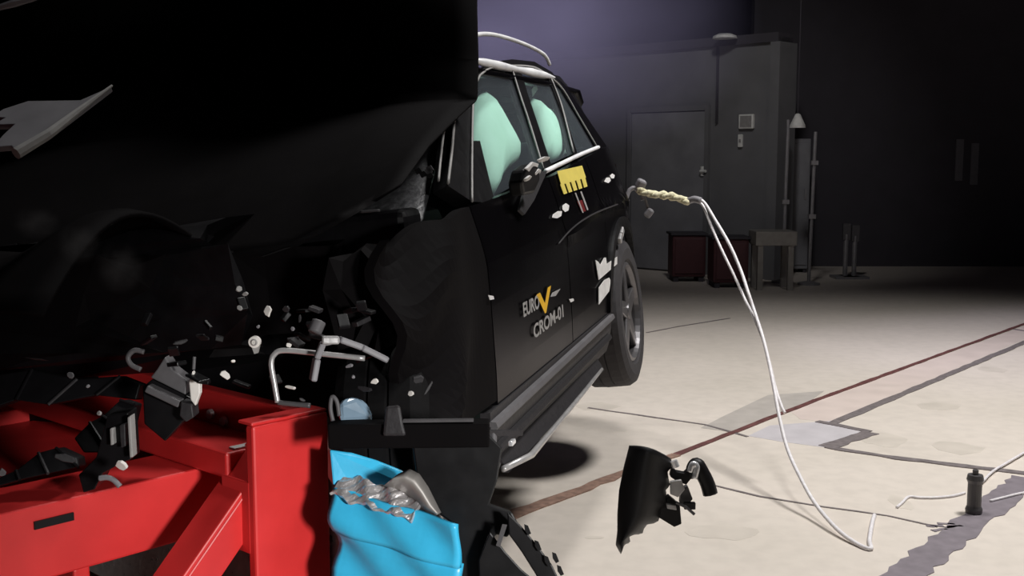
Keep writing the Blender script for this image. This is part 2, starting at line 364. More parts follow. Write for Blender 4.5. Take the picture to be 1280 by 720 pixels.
def side_y(x, z):
    y = interp(ZP, z)
    if x < -1.45: y -= .13*((-1.45-x)/.7)**2
    cz = .79+.07*min(1, max(0, (-.15-x)/.7))                          # haunch crease
    if -2.1 < x < -.1: y += .012*math.exp(-((z-cz)/.02)**2)*min(1, (-.1-x)/.25)
    return y
def sp(px, py, off=.004):                                              # pixel -> place on the body side
    y = .91
    for _ in range(4):
        p = onplane(px, py, y); y = side_y(p[0], p[2])+off
    return np.array([p[0], y, p[2]])
RAX, FAX, WZ, WR = -1.37, 1.22, .345, .35
def arch(x, cx, r): return WZ+math.sqrt(max(0, r*r-(x-cx)**2)) if abs(x-cx) < r else -1
def zlow(x):
    return max(.40, arch(x, RAX, .41), arch(x, 1.35, .41))
rb = random.Random(11)
def panel(name, x0, x1, m='car_paint', zl=zlow, zh=lambda x: interp(ZB, x)-.012, nu=18, nv=12, crush=0., mirror=True):
    for sgn in ((1, -1) if mirror else (1,)):
        def fn(u, v):
            x = x0+(x1-x0)*u; a, b = zl(x), zh(x); z = a+(b-a)*v; y = side_y(x, z)
            if crush:
                k = max(0, (x-x0)/(x1-x0)); y += crush*k*math.sin(9*x+5*z)*.5+crush*k*k*math.sin(23*z+11*x)*.35
                z += crush*k*k*.4*math.sin(17*x); x -= k*k*crush*.9*(1+.4*math.sin(14*z))
            return (x, sgn*y, z)
        MB().sheet(fn, nu, nv, lambda p: (p.x, p.y-sgn*.025, p.z)).build(name, m, car, smooth=False)
        if sgn > 0: bpy.context.view_layer.update()
panel('rear_quarter_panel', -1.80, -.985, nu=26, nv=14)
panel('rear_door', -.975, -.215, nu=18, nv=14)
panel('front_door', -.205, .80, nu=18, nv=14)
panel('front_fender', .81, 1.50, 'bonnet_black', zl=lambda x: .42, crush=.10, nu=24, nv=16)
# sill cladding below the doors, with two raised ribs that paint its highlights and a bright step edge
for sgn in (1, -1):
    def cf(u, v):
        x = -.96+u*1.86; z = .20+.205*v; return (x, sgn*(interp(ZP, z)+.006), z)
    cl_o = MB().sheet(cf, 12, 6, lambda p: (p.x, p.y-sgn*.03, p.z)).build('sill_cladding', 'cladding', car)
    for z0, x0, x1 in ((.385, -.95, .9), (.305, -.9, .9)):
        MB().tube([(x0+(x1-x0)*k/8, sgn*(interp(ZP, z0)+.010), z0-.02*k/8) for k in range(9)], .016, 6).build('cladding_highlight', 'grey_plastic' if z0 > .35 else 'cladding', cl_o)
    MB().tube([(-.72, sgn*.895, .20), (-.3, sgn*.905, .195), (.3, sgn*.91, .185), (.55, sgn*.915, .185), (.80, sgn*.90, .215)], [.007, .008, .009, .011, .010], 8).build('step_edge', 'steel', car, smooth=True)
    MB().sheet(lambda u, v: (-.74+1.50*u, sgn*(.868+.034*v), .262-.07*v), 14, 3, lambda p: (p.x, p.y-sgn*.02, p.z)).build('side_skirt', 'cladding', car)
# wheel-arch lip of the rear wheel
for sgn in (1, -1):
    def af(u, v):
        a = R(8)+u*R(172); r = .405+.045*v
        x = RAX+r*math.cos(a); z = max(.22, WZ+r*math.sin(a)); return (x, sgn*(side_y(x, z)+.012), z)
    MB().sheet(af, 28, 3, lambda p: (p.x, p.y-sgn*.03, p.z)).build('wheel_arch_trim', 'dark_plastic', car, smooth=False)
    def lf(u, v):
        a = -R(8)+u*R(196); return (RAX+.43*math.cos(a), sgn*(.60+.27*v), WZ+.43*math.sin(a))
    MB().sheet(lf, 20, 2, lambda p: (RAX+(p.x-RAX)*1.03, p.y, WZ+(p.z-WZ)*1.03)).build('wheel_arch_liner', 'rubber', car)
MB().span((-1.9, -.62, .20), (1.0, .62, .30)).span((-.9, -.84, .20), (.9, .84, .27)).build('floor_pan', 'rubber', car)
# rear end: tailgate with bumper, lofted by height
XR = [(.26, -2.02), (.34, -2.14), (.62, -2.17), (.72, -2.13), (1.0, -2.12), (1.16, -2.08), (1.40, -1.95), (1.50, -1.86)]
YR = [(.26, .74), (.34, .80), (.62, .85), (1.0, .80), (1.16, .77), (1.4, .70), (1.5, .64)]
def rear_loft(z0, z1, n, xfront):
    def fn(u, v):
        z = z0+(z1-z0)*v; xr, wy = interp(XR, z), interp(YR, z); a = -math.pi/2+math.pi*u
        cx = math.copysign(abs(math.cos(a))**.45, math.cos(a)); sy = math.copysign(abs(math.sin(a))**.45, math.sin(a))
        xf = xfront(z); return (xf+(xr-xf)*cx, wy*sy, z)
    return MB().sheet(fn, 28, n, lambda p: (p.x+.03, p.y*.97, p.z))
rear_loft(.27, .70, 8, lambda z: -1.80).build('rear_bumper', 'dark_plastic', car)
tg = rear_loft(.71, 1.14, 8, lambda z: -1.80).build('tailgate', 'car_paint', car)
rear_loft(1.145, 1.50, 6, lambda z: -1.50-.1*(1.5-z)).build('rear_window', 'black_plastic', car)
for sgn in (1, -1):
    q = [(-1.80, .835), (-2.02, .76), (-2.10, .66), (-2.02, .72), (-1.86, .79)]
    MB().prism([(x, sgn*(y+.012), .92) for x, y in q], (0, 0, .12)).build('tail_light', 'red_vinyl', car)
# roof and roof rails
ZR = [(.20, 1.39), (.06, 1.46), (-.12, 1.505), (-.56, 1.54), (-.9, 1.54), (-1.2, 1.525), (-1.5, 1.50), (-1.9, 1.45)]
def rf(u, v):
    x = .16-2.06*u; yy = -1+2*v; h = interp(ZR, x); wy = .735-.045*max(0, (-1.0-x)) - .05*max(0, x+.1)
    return (x, wy*yy, h+.075*(1-abs(yy)**2.6)-.02*abs(yy)**8)
MB().sheet(rf, 26, 28, lambda p: (p.x, p.y*.97, p.z-.025)).build('roof', 'car_paint', car, smooth=True)
for sgn in (1, -1):
    P = smooth_path([(-.18, sgn*.655, 1.545), (-.28, sgn*.635, 1.585), (-.6, sgn*.625, 1.615), (-1.1, sgn*.615, 1.618), (-1.5, sgn*.605, 1.60), (-1.62, sgn*.60, 1.56)], 5)
    MB().tube(P, .009, 8).build('roof_rail', 'satin_metal', car, smooth=True)
    for x in (-.22, -.9, -1.58): MB().span((x-.03, sgn*.612-.012, interp(ZR, x)+.005), (x+.03, sgn*.612+.012, interp(ZR, x)+(.07 if x == -.9 else .05))).build('roof_rail_foot', 'black_plastic', car, bevel=.004)
    MB().tube([(x, sgn*.715, interp(ZR, x)+.012) for x in (.1, -.1, -.3, -.56, -.8, -1.0, -1.2)], [.005, .016, .018, .012, .020, .016, .004], 8).build('roof_edge_glint', 'satin_metal', car, smooth=True)  # white strip painting the overhead light's reflection on the roof edge
# side glass, pillars and frames
def pane(name, px, m, th, off, nsub=0):
    pts = [win(x, y, off) for x, y in px]
    nv = Vector((0, 1, KW)).normalized()*th
    return MB().prism(pts, -nv)
FW = [(590, 250), (590, 176), (592, 118), (598, 96), (612, 86), (638, 84), (648, 116), (660, 152), (680, 211), (640, 233), (607, 252)]
RW = [(650, 84), (672, 86), (686, 97), (702, 140), (718, 191), (689, 205), (676, 166), (660, 118)]
QW = [(690, 98), (702, 112), (722, 146), (745, 183), (722, 195), (707, 146)]
for nm, q in (('front_door_window', FW), ('rear_door_window', RW), ('quarter_window', QW)):
    pane(nm, q, None, .005, 0).build(nm, 'side_glass', car)
pane('b', [(638, 84), (650, 84), (660, 118), (676, 166), (689, 206), (680, 212), (660, 152), (648, 116)], None, .03, .006).build('b_pillar', 'black_plastic', car)
pane('b', [(685, 96), (691, 98), (707, 146), (723, 195), (717, 192), (702, 140)], None, .03, .006).build('c_pillar', 'black_plastic', car)
pane('b', [(560, 232), (563, 190), (568, 148), (592, 98), (592, 118), (590, 176), (590, 252)], None, .05, .006).build('a_pillar', 'dark_plastic', car)
pane('b', [(592, 98), (612, 78), (640, 74), (668, 77), (690, 90), (704, 108), (690, 98), (686, 97), (672, 86), (650, 84), (638, 84), (612, 86), (598, 96)], None, .04, .008).build('window_header', 'black_plastic', car)
pane('b', [(690, 92), (706, 106), (762, 188), (745, 186), (722, 146), (700, 110)], None, .05, .006).build('d_pillar', 'car_paint', car)
pane('b', [(591, 252), (592, 176), (600, 176), (617, 246), (608, 253)], None, .02, .008).build('mirror_triangle', 'dark_plastic', car)
def trim(px, r, m='steel', off=.012, n=5, name='window_trim'):
    return MB().tube(smooth_path([win(x, y, off) for x, y in px], n), r, 6).build(name, m, car, smooth=True)
trim([(590, 252), (590, 200), (591, 140), (593, 112), (600, 94)], .0038, 'grey_vinyl')
trim([(600, 94), (614, 85), (640, 82), (668, 84), (688, 96)], .0038, 'grey_vinyl')
trim([(640, 86), (650, 118), (664, 160), (679, 210)], .0038, 'grey_vinyl')
trim([(689, 98), (702, 132), (717, 190)], .0038, 'grey_vinyl')
trim([(689, 97), (704, 112), (724, 146), (746, 183)], .0038, 'grey_vinyl')
trim([(682, 214), (705, 203), (726, 193), (748, 184)], .009, 'satin_metal', .02)
trim([(548, 226), (552, 186), (557, 146)], .0038, 'grey_vinyl', .012); trim([(560, 229), (565, 186), (568, 146)], .0045, 'grey_vinyl', .012)
# windscreen, crazed and grey, with the cowl
ws = [(.20, 1.40), (.55, 1.205), (.98, .95)]
def wf(u, v):
    i = 2*u; x = np.interp(u, [0, .5, 1], [p[0] for p in ws]); z = np.interp(u, [0, .5, 1], [p[1] for p in ws]); yy = -1+2*v
    hw = .70+.10*u; return (x+.03*(1-yy*yy), hw*yy, z-.03*(1-yy*yy))
MB().sheet(wf, 14, 24, lambda p: (p.x-.006, p.y, p.z-.008)).build('windscreen', 'cracked_glass', car, smooth=True)
MB().bar((1.02, -.80, .95), (1.02, .80, .95), .14, .10).build('cowl', 'dark_plastic', car, bevel=.02)
MB().box((.98, 0, .62), (.06, 1.6, .66)).build('firewall', 'black_plastic', car)
# inside: seats, dashboard and curtain airbags
for sgn in (1, -1):
    for x in (.02, -.85):
        MB().box((x, sgn*.38, .55), (.5, .5, .18), (0, R(-6), 0)).build('seat_cushion', 'seat_fabric', car, bevel=.05)
        MB().box((x-.28, sgn*.38, .88), (.16, .48, .62), (0, R(-16), 0)).build('seat_back', 'seat_fabric', car, bevel=.05)
        MB().box((x-.38, sgn*.38, 1.24), (.10, .26, .18), (0, R(-16), 0)).build('headrest', 'seat_fabric', car, bevel=.03)
MB().box((.78, 0, .88), (.34, 1.5, .22)).build('dashboard', 'black_plastic', car, bevel=.04)
MB().box((-.46, 0, 1.36), (1.5, 1.22, .02)).build('headliner', 'black_plastic', car)
def cushion(name, px, off, puff):
    """a blown-up bag: its outline inset ring by ring and swollen outward"""
    P = [Vector(win(x, y, off)) for x, y in px]; n = len(P); c = sum(P, Vector())/n; nrm = Vector((0, 1, KW)).normalized()
    vs = []; fs = []; rings = 5
    for k in range(rings):
        t = k/rings; vs += [p.lerp(c, t)+nrm*puff*math.sqrt(1-(1-t)**2) for p in P]
    vs.append(c+nrm*puff)
    for k in range(rings-1): fs += [(k*n+i, k*n+(i+1) % n, (k+1)*n+(i+1) % n, (k+1)*n+i) for i in range(n)]
    fs += [((rings-1)*n+i, (rings-1)*n+(i+1) % n, rings*n) for i in range(n)]
    b0 = len(vs); vs += [p-nrm*.03 for p in P]; fs += [(i, b0+i, b0+(i+1) % n, (i+1) % n) for i in range(n)]; fs.append(tuple(b0+i for i in range(n))[::-1])
    return MB().add(vs, fs).build(name, 'airbag', car, smooth=True)
cushion('curtain_airbag', [(604, 112), (597, 124), (593, 140), (593, 174), (599, 200), (606, 222), (612, 243), (616, 246), (621, 230), (634, 211), (648, 199), (648, 184), (640, 168), (632, 154), (621, 134), (611, 118)], -.075, .05)
cushion('curtain_airbag', [(664, 122), (672, 132), (684, 136), (692, 148), (701, 160), (709, 176), (710, 190), (700, 199), (688, 200), (683, 182), (676, 160), (668, 138)], -.075, .05)
MB().box(win(668, 112, -.06), (.10, .004, .03), (0, R(20), 0)).build('glass_mark', 'white_vinyl', car)

# door mirror, smashed
mp = win(643, 225, .05); mir = MB()
mir.prism([Vector(mp)+Vector(v) for v in ((.09, 0, -.01), (.07, .01, .03), (0, .02, .045), (-.08, .02, .03), (-.10, .01, -.01), (-.05, 0, -.05), (.05, -.01, -.05))], (0, .05, .0))
mo = mir.build('door_mirror', 'dark_plastic', car, bevel=.01)
for dx, dz, sx, sz in ((.00, .03, .10, .026), (-.06, .012, .05, .02), (.06, .0, .04, .012), (-.17, .055, .10, .012)):
    MB().prism([Vector(mp)+Vector((dx+a*sx, .052+.01*b, dz+b*sz)) for a, b in ((-.6, -.4), (.2, -.7), (.7, .1), (.1, .8), (-.7, .5))], (0, .012, 0)).build('mirror_shard', 'white_vinyl', mo, bevel=.003)
pane('d', [(662, 214), (684, 214), (668, 250), (656, 268), (650, 262)], None, .01, .03).build('door_reflection', 'cladding', car)  # grey patch painting a reflection on the door top

# ---- marks on the body side
def decal(name, polys, m, off=.004, parent=car, th=.002):
    mb = MB()
    for q in polys:
        mb.prism([sp(x, y, off) for x, y in q], (0, th, 0))
    return mb.build(name, m, parent)
decal('yellow_sticker', [[(696, 214), (727, 207), (732, 222), (701, 231)]]+[[(702+6.6*k-2.3, 230.5-2*k), (702+6.6*k+2.4, 229-2*k), (707+6.3*k+1.6, 241.5-2.1*k), (707+6.3*k-2.6, 243-2.1*k)] for k in range(5)], 'yellow_vinyl', .006)
decal('sticker_line', [[(718, 241), (719.5, 241), (729, 266), (727.5, 266)]], 'grey_vinyl', .005)
decal('sticker_line', [[(725, 240), (726.5, 239), (735, 262), (733.5, 263)]], 'grey_vinyl', .005)
decal('sticker_line', [[(721, 252), (727, 250), (732, 264), (727, 265)]], 'red_vinyl', .004)
decal('target_mark', [[(690, 272), (691, 268), (697, 264), (702, 264), (701, 270), (696, 273)], [(703, 262), (703, 257), (707, 254), (711, 257), (710, 263), (706, 265)]], 'white_vinyl')
decal('target_mark', [[(755, 227), (758, 222), (762, 222), (763, 226), (760, 229)], [(762, 220), (765, 217), (768, 219), (767, 223), (764, 223)]], 'white_vinyl')
decal('white_sticker', [[(744, 325), (747, 327), (750, 331), (755, 322), (757, 322), (758, 330), (771, 321), (771, 330), (748, 350)]], 'white_vinyl', .006)
decal('white_sticker', [[(761, 347), (763, 351), (761, 364), (748, 381), (748, 360), (755, 350)]], 'white_vinyl', .006)
decal('door_dot', [[(610, 369), (616, 370), (617, 374), (612, 375)]], 'white_vinyl', .006)
decal('door_dot', [[(711, 374), (716, 373), (717, 376), (713, 378)]], 'white_vinyl', .006)
def lettering(name, txt, a, b, hpx, m):
    """flat lettering on the door, baseline from pixel place a to b, front to rear"""
    cu = bpy.data.curves.new('t', 'FONT'); cu.body = txt; cu.size = 1; cu.offset = .03
    to = bpy.data.objects.new('t', cu); C.objects.link(to); bpy.context.view_layer.update()
    me = bpy.data.meshes.new_from_object(to.evaluated_get(bpy.context.evaluated_depsgraph_get())); bpy.data.objects.remove(to)
    A, B = Vector(sp(*a, .005)), Vector(sp(*b, .005)); xs = [v.co.x for v in me.vertices]; yy = [v.co.y for v in me.vertices]
    x0, x1, y0, y1 = min(xs), max(xs), min(yy), max(yy)
    for v in me.vertices:
        u = (v.co.x-x0)/(x1-x0); t = (v.co.y-y0)/(y1-y0); p = A.lerp(B, u); z = p.z+t*hpx
        v.co = (p.x, side_y(p.x, z)+.007, z)
    me.materials.append(MATS[m]); o = bpy.data.objects.new(name, me); C.objects.link(o); o.parent = car; return o
lettering('door_lettering', 'EURO', (654, 397), (674, 385), .046, 'grey_vinyl')
lettering('door_lettering', 'V', (672, 398), (690, 385), .078, 'yolk_vinyl')
decal('door_lettering', [[(688, 371), (690, 366), (700, 361), (694, 370)]], 'grey_vinyl', .006)
lettering('door_lettering', 'CROM-01', (667, 424), (704, 396), .046, 'grey_vinyl')
# crease glint along the haunch, put in as a grey strip
MB().tube(smooth_path([sp(x, y, .004) for x, y in ((698, 305), (712, 289), (728, 276), (745, 266), (765, 258), (788, 250))], 4), .0032, 6).build('haunch_glint', 'cladding', car, smooth=True)
for px in ((775, 298), (777, 290)):
    p = sp(*px, .01); MB().box(p, (.05, .02, .03), (0, .5, 0)).build('clip', 'steel', car, bevel=.005)

# ---- wheels
def wheel(cx, cy, sgn, tilt=0., cz=WZ, tm='rubber'):
    M = Matrix.Translation((cx, cy, cz))@Matrix.Rotation(tilt, 4, 'Z')@(Matrix.Rotation(math.pi, 4, 'Z') if sgn < 0 else Matrix.Identity(4))
    prof = [(.235, .10), (.25, .115), (.30, .118), (.335, .105), (.35, .08), (.352, .03), (.346, .025), (.352, .02), (.353, -.02), (.346, -.025), (.352, -.03), (.35, -.08), (.335, -.105), (.30, -.115), (.235, -.10)]
    ty = MB().lathe(prof, 44, M, True).build('tyre', tm, car, smooth=False)
    rm = MB().lathe([(.236, .105), (.222, .112), (.215, .09), (.21, -.09), (.235, -.10)], 40, M, True).build('rim', 'rim_metal', car, smooth=False)
    for k in range(5):
        a = 2*math.pi*k/5+.3; q = []
        for r, hw in ((.03, .042), (.215, .026)):
            for s_ in (-1, 1): q.append((r*math.cos(a)-s_*hw*math.sin(a), r*math.sin(a)+s_*hw*math.cos(a)))
        q = [q[0], q[2], q[3], q[1]]
        MB().prism([M@Vector((x, .07, z)) for x, z in q], M.to_3x3()@Vector((0, .03, 0))).build('spoke', 'rim_metal', rm, bevel=.006)
    MB().lathe([(.001, .108), (.035, .106), (.045, .08), (.045, .0), (.001, .0)], 20, M).build('hub_cap', 'rim_metal', rm)
    MB().lathe([(.001, -.02), (.17, -.02), (.17, -.04), (.001, -.04)], 28, M).build('brake_disc', 'charcoal_metal', rm)
wheel(RAX, .815, 1); wheel(RAX, -.815, -1); wheel(FAX, -.80, -1); wheel(1.17, .74, 1, R(14), .33, 'shaded_rubber')

# ---- bonnet torn up and folded back over the windscreen
BE = [(1.22, 1.06), (.98, 1.155), (.74, 1.225), (.50, 1.29), (.44, 1.42), (.40, 1.56), (.33, 1.74), (.26, 1.93), (.22, 2.08)]
def bf(u, v):
    i = u*(len(BE)-1); k = min(int(i), len(BE)-2); t = i-k
    x = BE[k][0]*(1-t)+BE[k+1][0]*t; z = BE[k][1]*(1-t)+BE[k+1][1]*t
    y = .85-1.75*v
    x += .10*math.sin(2.6*v*math.pi)*u+.22*v*v*u; z += .05*math.sin(v*7+u*4)*(.3+.7*u)*min(1, v*6)+.16*math.sin(math.pi*v)*min(1, u*1.3)-.16*(1-u)**3*min(1, v*5)
    return (x, y, z)
MB().sheet(bf, 32, 26, lambda p: (p.x-.022, p.y, p.z+.012)).build('bonnet', 'bonnet_black', car, smooth=True)

# ---- what is left of the front end
def lump(name, c, s, m, seed, jag=.22):
    r = random.Random(seed); bm = bmesh.new(); bmesh.ops.create_cube(bm, size=1)
    bmesh.ops.subdivide_edges(bm, edges=bm.edges[:], cuts=2, use_grid_fill=True)
    for v in bm.verts:
        v.co = Vector((v.co.x*s[0]*(1+r.uniform(-jag, jag)), v.co.y*s[1]*(1+r.uniform(-jag, jag)), v.co.z*s[2]*(1+r.uniform(-jag, jag))))+Vector(c)
    mb = MB(); mb.add([v.co for v in bm.verts], []); bm.verts.index_update(); mb.f = [tuple(v.index for v in f.verts) for f in bm.faces]; bm.free()
    return mb.build(name, m, car)
lump('engine', (1.02, -.05, .78), (.30, .72, .30), 'black_plastic', 1)
lump('engine_cover', (1.10, 0, .97), (.32, .62, .10), 'dark_plastic', 2)
lump('battery_box', (1.12, .50, .82), (.24, .26, .22), 'bonnet_black', 3, .1)
lump('radiator', (1.24, -.20, .82), (.08, 1.1, .26), 'dark_plastic', 4, .15)
lump('air_box', (1.20, -.52, .90), (.30, .34, .22), 'black_plastic', 5)
lump('inner_fender', (1.16, .76, .80), (.44, .10, .22), 'bonnet_black', 6, .2)
lump('inner_fender', (1.16, -.78, .84), (.46, .10, .26), 'black_plastic', 7, .2)
lump('front_bumper', (1.36, -.42, .84), (.10, 1.1, .24), 'bonnet_black', 9, .25)
# added dark sheet over the trolley deck, keeps overhead light off it
def pk(u, v):
    x = 1.25+.62*u; y = .28-1.25*v; return (x, y, .99+.10*math.sin(2.2*u)-.16*u*u+.03*math.sin(9*v+4*u)+.02*math.sin(17*v))
MB().sheet(pk, 14, 20, lambda p: (p.x, p.y, p.z-.012)).build('deck_shade_sheet', 'bonnet_black', car, smooth=True)
rk = random.Random(21)
for k in range(26):                                                   # torn brackets, covers and hose ends in the nose
    x, y = rk.uniform(170, 520), rk.uniform(385, 485); y = max(y, 350+(x-200)*.12); d = rk.uniform(2.52, 2.64)
    a = rk.uniform(0, 6.28); l = rk.uniform(10, 26); p, q = cl(x, y, d), cl(x+l*math.cos(a), y+l*.6*math.sin(a), d+rk.uniform(-.03, .05))
    MB().bar(p, q, rk.uniform(.008, .03), rk.uniform(.006, .014)).build(rk.choice(['engine_bracket', 'broken_clip', 'cable_duct']), rk.choice(['dark_plastic', 'black_plastic', 'dark_plastic', 'cladding']), car, bevel=.002)
def ctube(name, pts, r, m, n=5):
    return MB().tube(smooth_path([cl(*p) for p in pts], n), r, 8).build(name, m, car, smooth=True)
ctube('bent_pipe', [(347, 503, 2.5), (343, 480, 2.5), (339, 455, 2.5), (343, 443, 2.5), (356, 438, 2.5), (400, 442, 2.5), (456, 448, 2.5)], .0065, 'steel')
ctube('bent_pipe', [(347, 503, 2.5), (365, 505, 2.5), (388, 507, 2.5)], .006, 'charcoal_metal')
br = MB(); B0 = [cl(*p) for p in ((391, 476, 2.47), (396, 448, 2.47), (404, 428, 2.47), (424, 424, 2.48), (452, 434, 2.5), (484, 450, 2.52))]
for a, b in zip(B0, B0[1:]): br.bar(a, b, .034, .014)
br.build('bracket_rail', 'pale_panel', car, bevel=.004)
MB().bar(cl(402, 425, 2.45), cl(424, 425, 2.46), .02, .018).build('bracket_tip', 'steel', car, bevel=.004)
ctube('pipe_stub', [(393, 416, 2.48), (399, 402, 2.49)], .016, 'grey_plastic')
# washer bottle
M_ = Matrix.Translation(cl(444, 512, 2.60))
wbv = [cl(x, y, d-.08) for x, y, d in ((424, 528, 2.56), (423, 505, 2.56), (432, 497, 2.56), (447, 497, 2.57), (459, 504, 2.58), (465, 518, 2.59), (465, 530, 2.59))]
MB().prism(wbv, cl(445, 512, 2.68)-cl(445, 512, 2.57)).build('washer_bottle', 'reservoir_plastic', car, bevel=.018)
ctube('hose', [(416, 526, 2.48), (413, 510, 2.48), (415, 496, 2.48), (421, 502, 2.48), (424, 520, 2.48)], .005, 'grey_plastic')
# cross beam of the front end and its stub
MB().bar(cl(412, 543, 2.47), cl(612, 541, 2.47), .05, .055, CR.T@np.array([0, 0, 1])).build('cross_beam', 'bonnet_black', car, bevel=.004)
MB().bar(cl(504, 526, 2.45), cl(592, 525, 2.45), .015, .005, CR.T@np.array([0, 0, 1])).build('beam_flange', 'charcoal_metal', car)
MB().prism([cl(x, y, 2.43) for x, y in ((482, 508), (500, 506), (504, 530), (508, 545), (478, 545))], cl(490, 520, 2.47)-cl(490, 520, 2.43)).build('beam_mount', 'cladding', car, bevel=.006)
MB().bar(cl(596, 541, 2.60), cl(650, 541, 2.72), .02, .012, CR.T@np.array([0, 0, 1])).build('bracket_plate', 'cladding', car)
MB().box(cl(640, 553, 2.62), (.03, .012, .012)).build('glinting_clip', 'chrome', car, bevel=.003)
for px in ((602, 550), (611, 554), (615, 549)): MB().box(cl(*px, 2.58), (.025, .02, .016), (.4, .6, .2)).build('broken_clip', 'grey_plastic', car, bevel=.004)
MB().prism([cl(x, y, 2.62) for x, y in ((622, 570), (626, 580), (617, 606), (613, 626), (610, 606), (615, 590))], cl(620, 600, 2.66)-cl(620, 600, 2.62)).build('torn_flange', 'charcoal_metal', car)
# torn bumper skin hanging on the near corner, with its lattice and clips
def slab(name, px, d, th, m, bevel=0, parent=car):
    c = px[0]; v = cl(c[0], c[1], d+th)-cl(c[0], c[1], d)
    return MB().prism([cl(x, y, d) for x, y in px], v).build(name, m, parent, bevel=bevel)
bs = slab('bumper_corner', [(512, 530), (600, 532), (628, 560), (622, 600), (612, 630), (640, 640), (648, 655), (634, 672), (620, 668), (612, 690), (600, 720), (590, 760), (560, 760), (566, 655), (545, 640), (520, 590)], 2.50, .05, 'black_plastic', .004)
slab('bumper_lattice', [(634, 640), (652, 658), (672, 682), (690, 706), (704, 735), (690, 745), (672, 722), (652, 690), (636, 668)], 2.44, .03, 'black_plastic', .003, bs)
slab('bumper_lattice', [(612, 664), (632, 690), (652, 712), (680, 735), (670, 750), (600, 750), (598, 700)], 2.45, .03, 'black_plastic', .003, bs)
slab('lattice_strut', [(628, 655), (634, 656), (625, 684), (620, 682)], 2.43, .02, 'charcoal_metal', 0, bs)
for x, y in ((655, 655), (668, 675), (680, 694), (690, 690), (696, 706)):
    slab('fixing_tab', [(x, y), (x+5, y+2), (x+9, y+12), (x+5, y+14), (x+1, y+8)], 2.43, .02, 'black_plastic', 0, bs)

# ================================================================== THE TROLLEY
TH = R(48); TO = Vector((-.44, 2.63, 0))
trolley = tag(empty('crash_trolley', TO, (0, 0, TH)), 'bright red steel crash trolley frame rammed under the car nose', 'trolley')
TR = 'trolley_red'
def tb(name, a, b, m=TR, bevel=.006, parent=trolley): return MB().span(a, b).build(name, m, parent, bevel=bevel)
post = tb('front_post', (-.215, 0, .12), (0, .03, .852))
tb('post_cap', (-.215, .004, .852), (0, .06, .860), parent=post)
tb('post_web', (-.05, .031, .12), (-.002, .13, .85), parent=post)
tb('cross_rail', (-.045, .131, .60), (-.002, 1.55, .85))
tb('cross_ledge', (-.20, .131, .702), (-.046, 1.55, .765))
tb('far_post', (-.215, 1.552, .12), (0, 1.70, .85))
tb('side_beam', (-2.6, .27, .53), (-.047, .47, .70))
tb('side_beam', (-2.6, 1.25, .53), (-.047, 1.45, .70))
tb('deck_plate', (-2.6, .475, .60), (-.047, 1.245, .66))
tb('lower_rail', (-2.6, .05, .15), (-.22, .25, .30))
tb('inner_plate', (-.50, .30, .16), (-.46, 1.4, .525))
tb('rear_cross_rail', (-2.75, .0, .30), (-2.61, 1.70, .52))
tb('gusset', (-.216, .02, .55), (-.21, .13, .72))
MB().bar((-.10, .10, .745), (-.72, .10, .125), .10, .09).build('diagonal_brace', TR, trolley, bevel=.004)
MB().tube([(-.12, .050, .77), (-.70, .050, .19)], .003, 6).build('weld_seam', TR, trolley)
for p in ((-.05, .42, .79), (-.05, .36, .78), (-.05, .70, .79)):
    MB().lathe([(.001, .012), (.012, .010), (.014, 0)], 10, Matrix.Translation(p)@Matrix.Rotation(R(90), 4, 'Z')).build('weld_glint', 'steel', trolley)  # bright beads standing in for glints on the weld
tb('slot', (-.60, .265, .650), (-.51, .271, .668), 'black_plastic', 0)
tb('ledge_glint', (-.17, .14, .766), (-.05, .165, .770), 'white_vinyl', 0)  # white strip painting a glint on the ledge
for x in (-2.3, -.62):
    for y in (.12, 1.6):
        MB().lathe([(.06, .07), (.15, .07), (.165, .05), (.165, -.05), (.15, -.07), (.06, -.07)], 28, Matrix.Translation((x, y, .166)), True).build('wheel', 'rubber', trolley)

# ---- deformable barrier block wrapped in blue film
blk = tag(empty('crash_barrier_block', TO, (0, 0, TH)), 'crushed barrier block wrapped in blue film with silver foil, beside the red post', 'barrier')
MB().prism([(-.06, -.14, .14), (.0, -.32, .14), (.05, -.32, .14), (-.01, -.14, .14)], (0, 0, .51)).span((.01, -.14, .14), (.05, 1.4, .70)).span((-.005, -.16, .14), (.05, -.14, .66)).build('honeycomb_core', 'foil', blk)
rw = random.Random(5)
def wrap(name, z0, z1, yl, tilt, m, push=0., amp=.006):
    def fn(u, v):
        y = yl-(yl+.43)*u; z = z0+(z1-z0)*v-(tilt+.035)*u
        x = -.105+.36*(-.13-y)-push-amp*math.sin(31*z+4*u)*(1-.5*u)-.006*math.sin(13*u+40*z)-.006*(1-u)**3*math.sin(60*z+1)
        return (x, y, z)
    return MB().sheet(fn, 24, 10, lambda p: (p.x+.012, p.y, p.z)).build(name, m, blk, smooth=True)
wrap('blue_film_band', .615, .715, -.14, .012, 'blue_film', .004)
wrap('blue_film_band', .46, .632, -.135, .022, 'blue_film', -.003, .008)
wrap('blue_film_band', .30, .475, -.10, .03, 'blue_film', .003, .008)
wrap('blue_film_band', .14, .32, -.07, .03, 'blue_film', .008, .009)
def ff(u, v):
    y = -.14-.19*u; return (-.112+.068*u+.05*v+.004*math.sin(21*u+5*v), y, .705-.035*u+.035*v+.004*math.sin(17*u+4*v)+.0025*math.sin(43*u-11*v))
MB().sheet(ff, 40, 8, lambda p: (p.x+.003, p.y, p.z-.006)).build('foil_edge', 'foil', blk)
TM = np.array(Euler((0, 0, TH)).to_matrix())
def tl(px, py, d): return TM.T@(at(px, py, d)-np.array(TO))
def tslab(name, pts, th, m, bevel=0):
    q = [tl(*p) for p in pts]; v = tl(pts[0][0], pts[0][1], pts[0][2]+th)-q[0]; return MB().prism(q, v).build(name, m, blk, bevel=bevel)
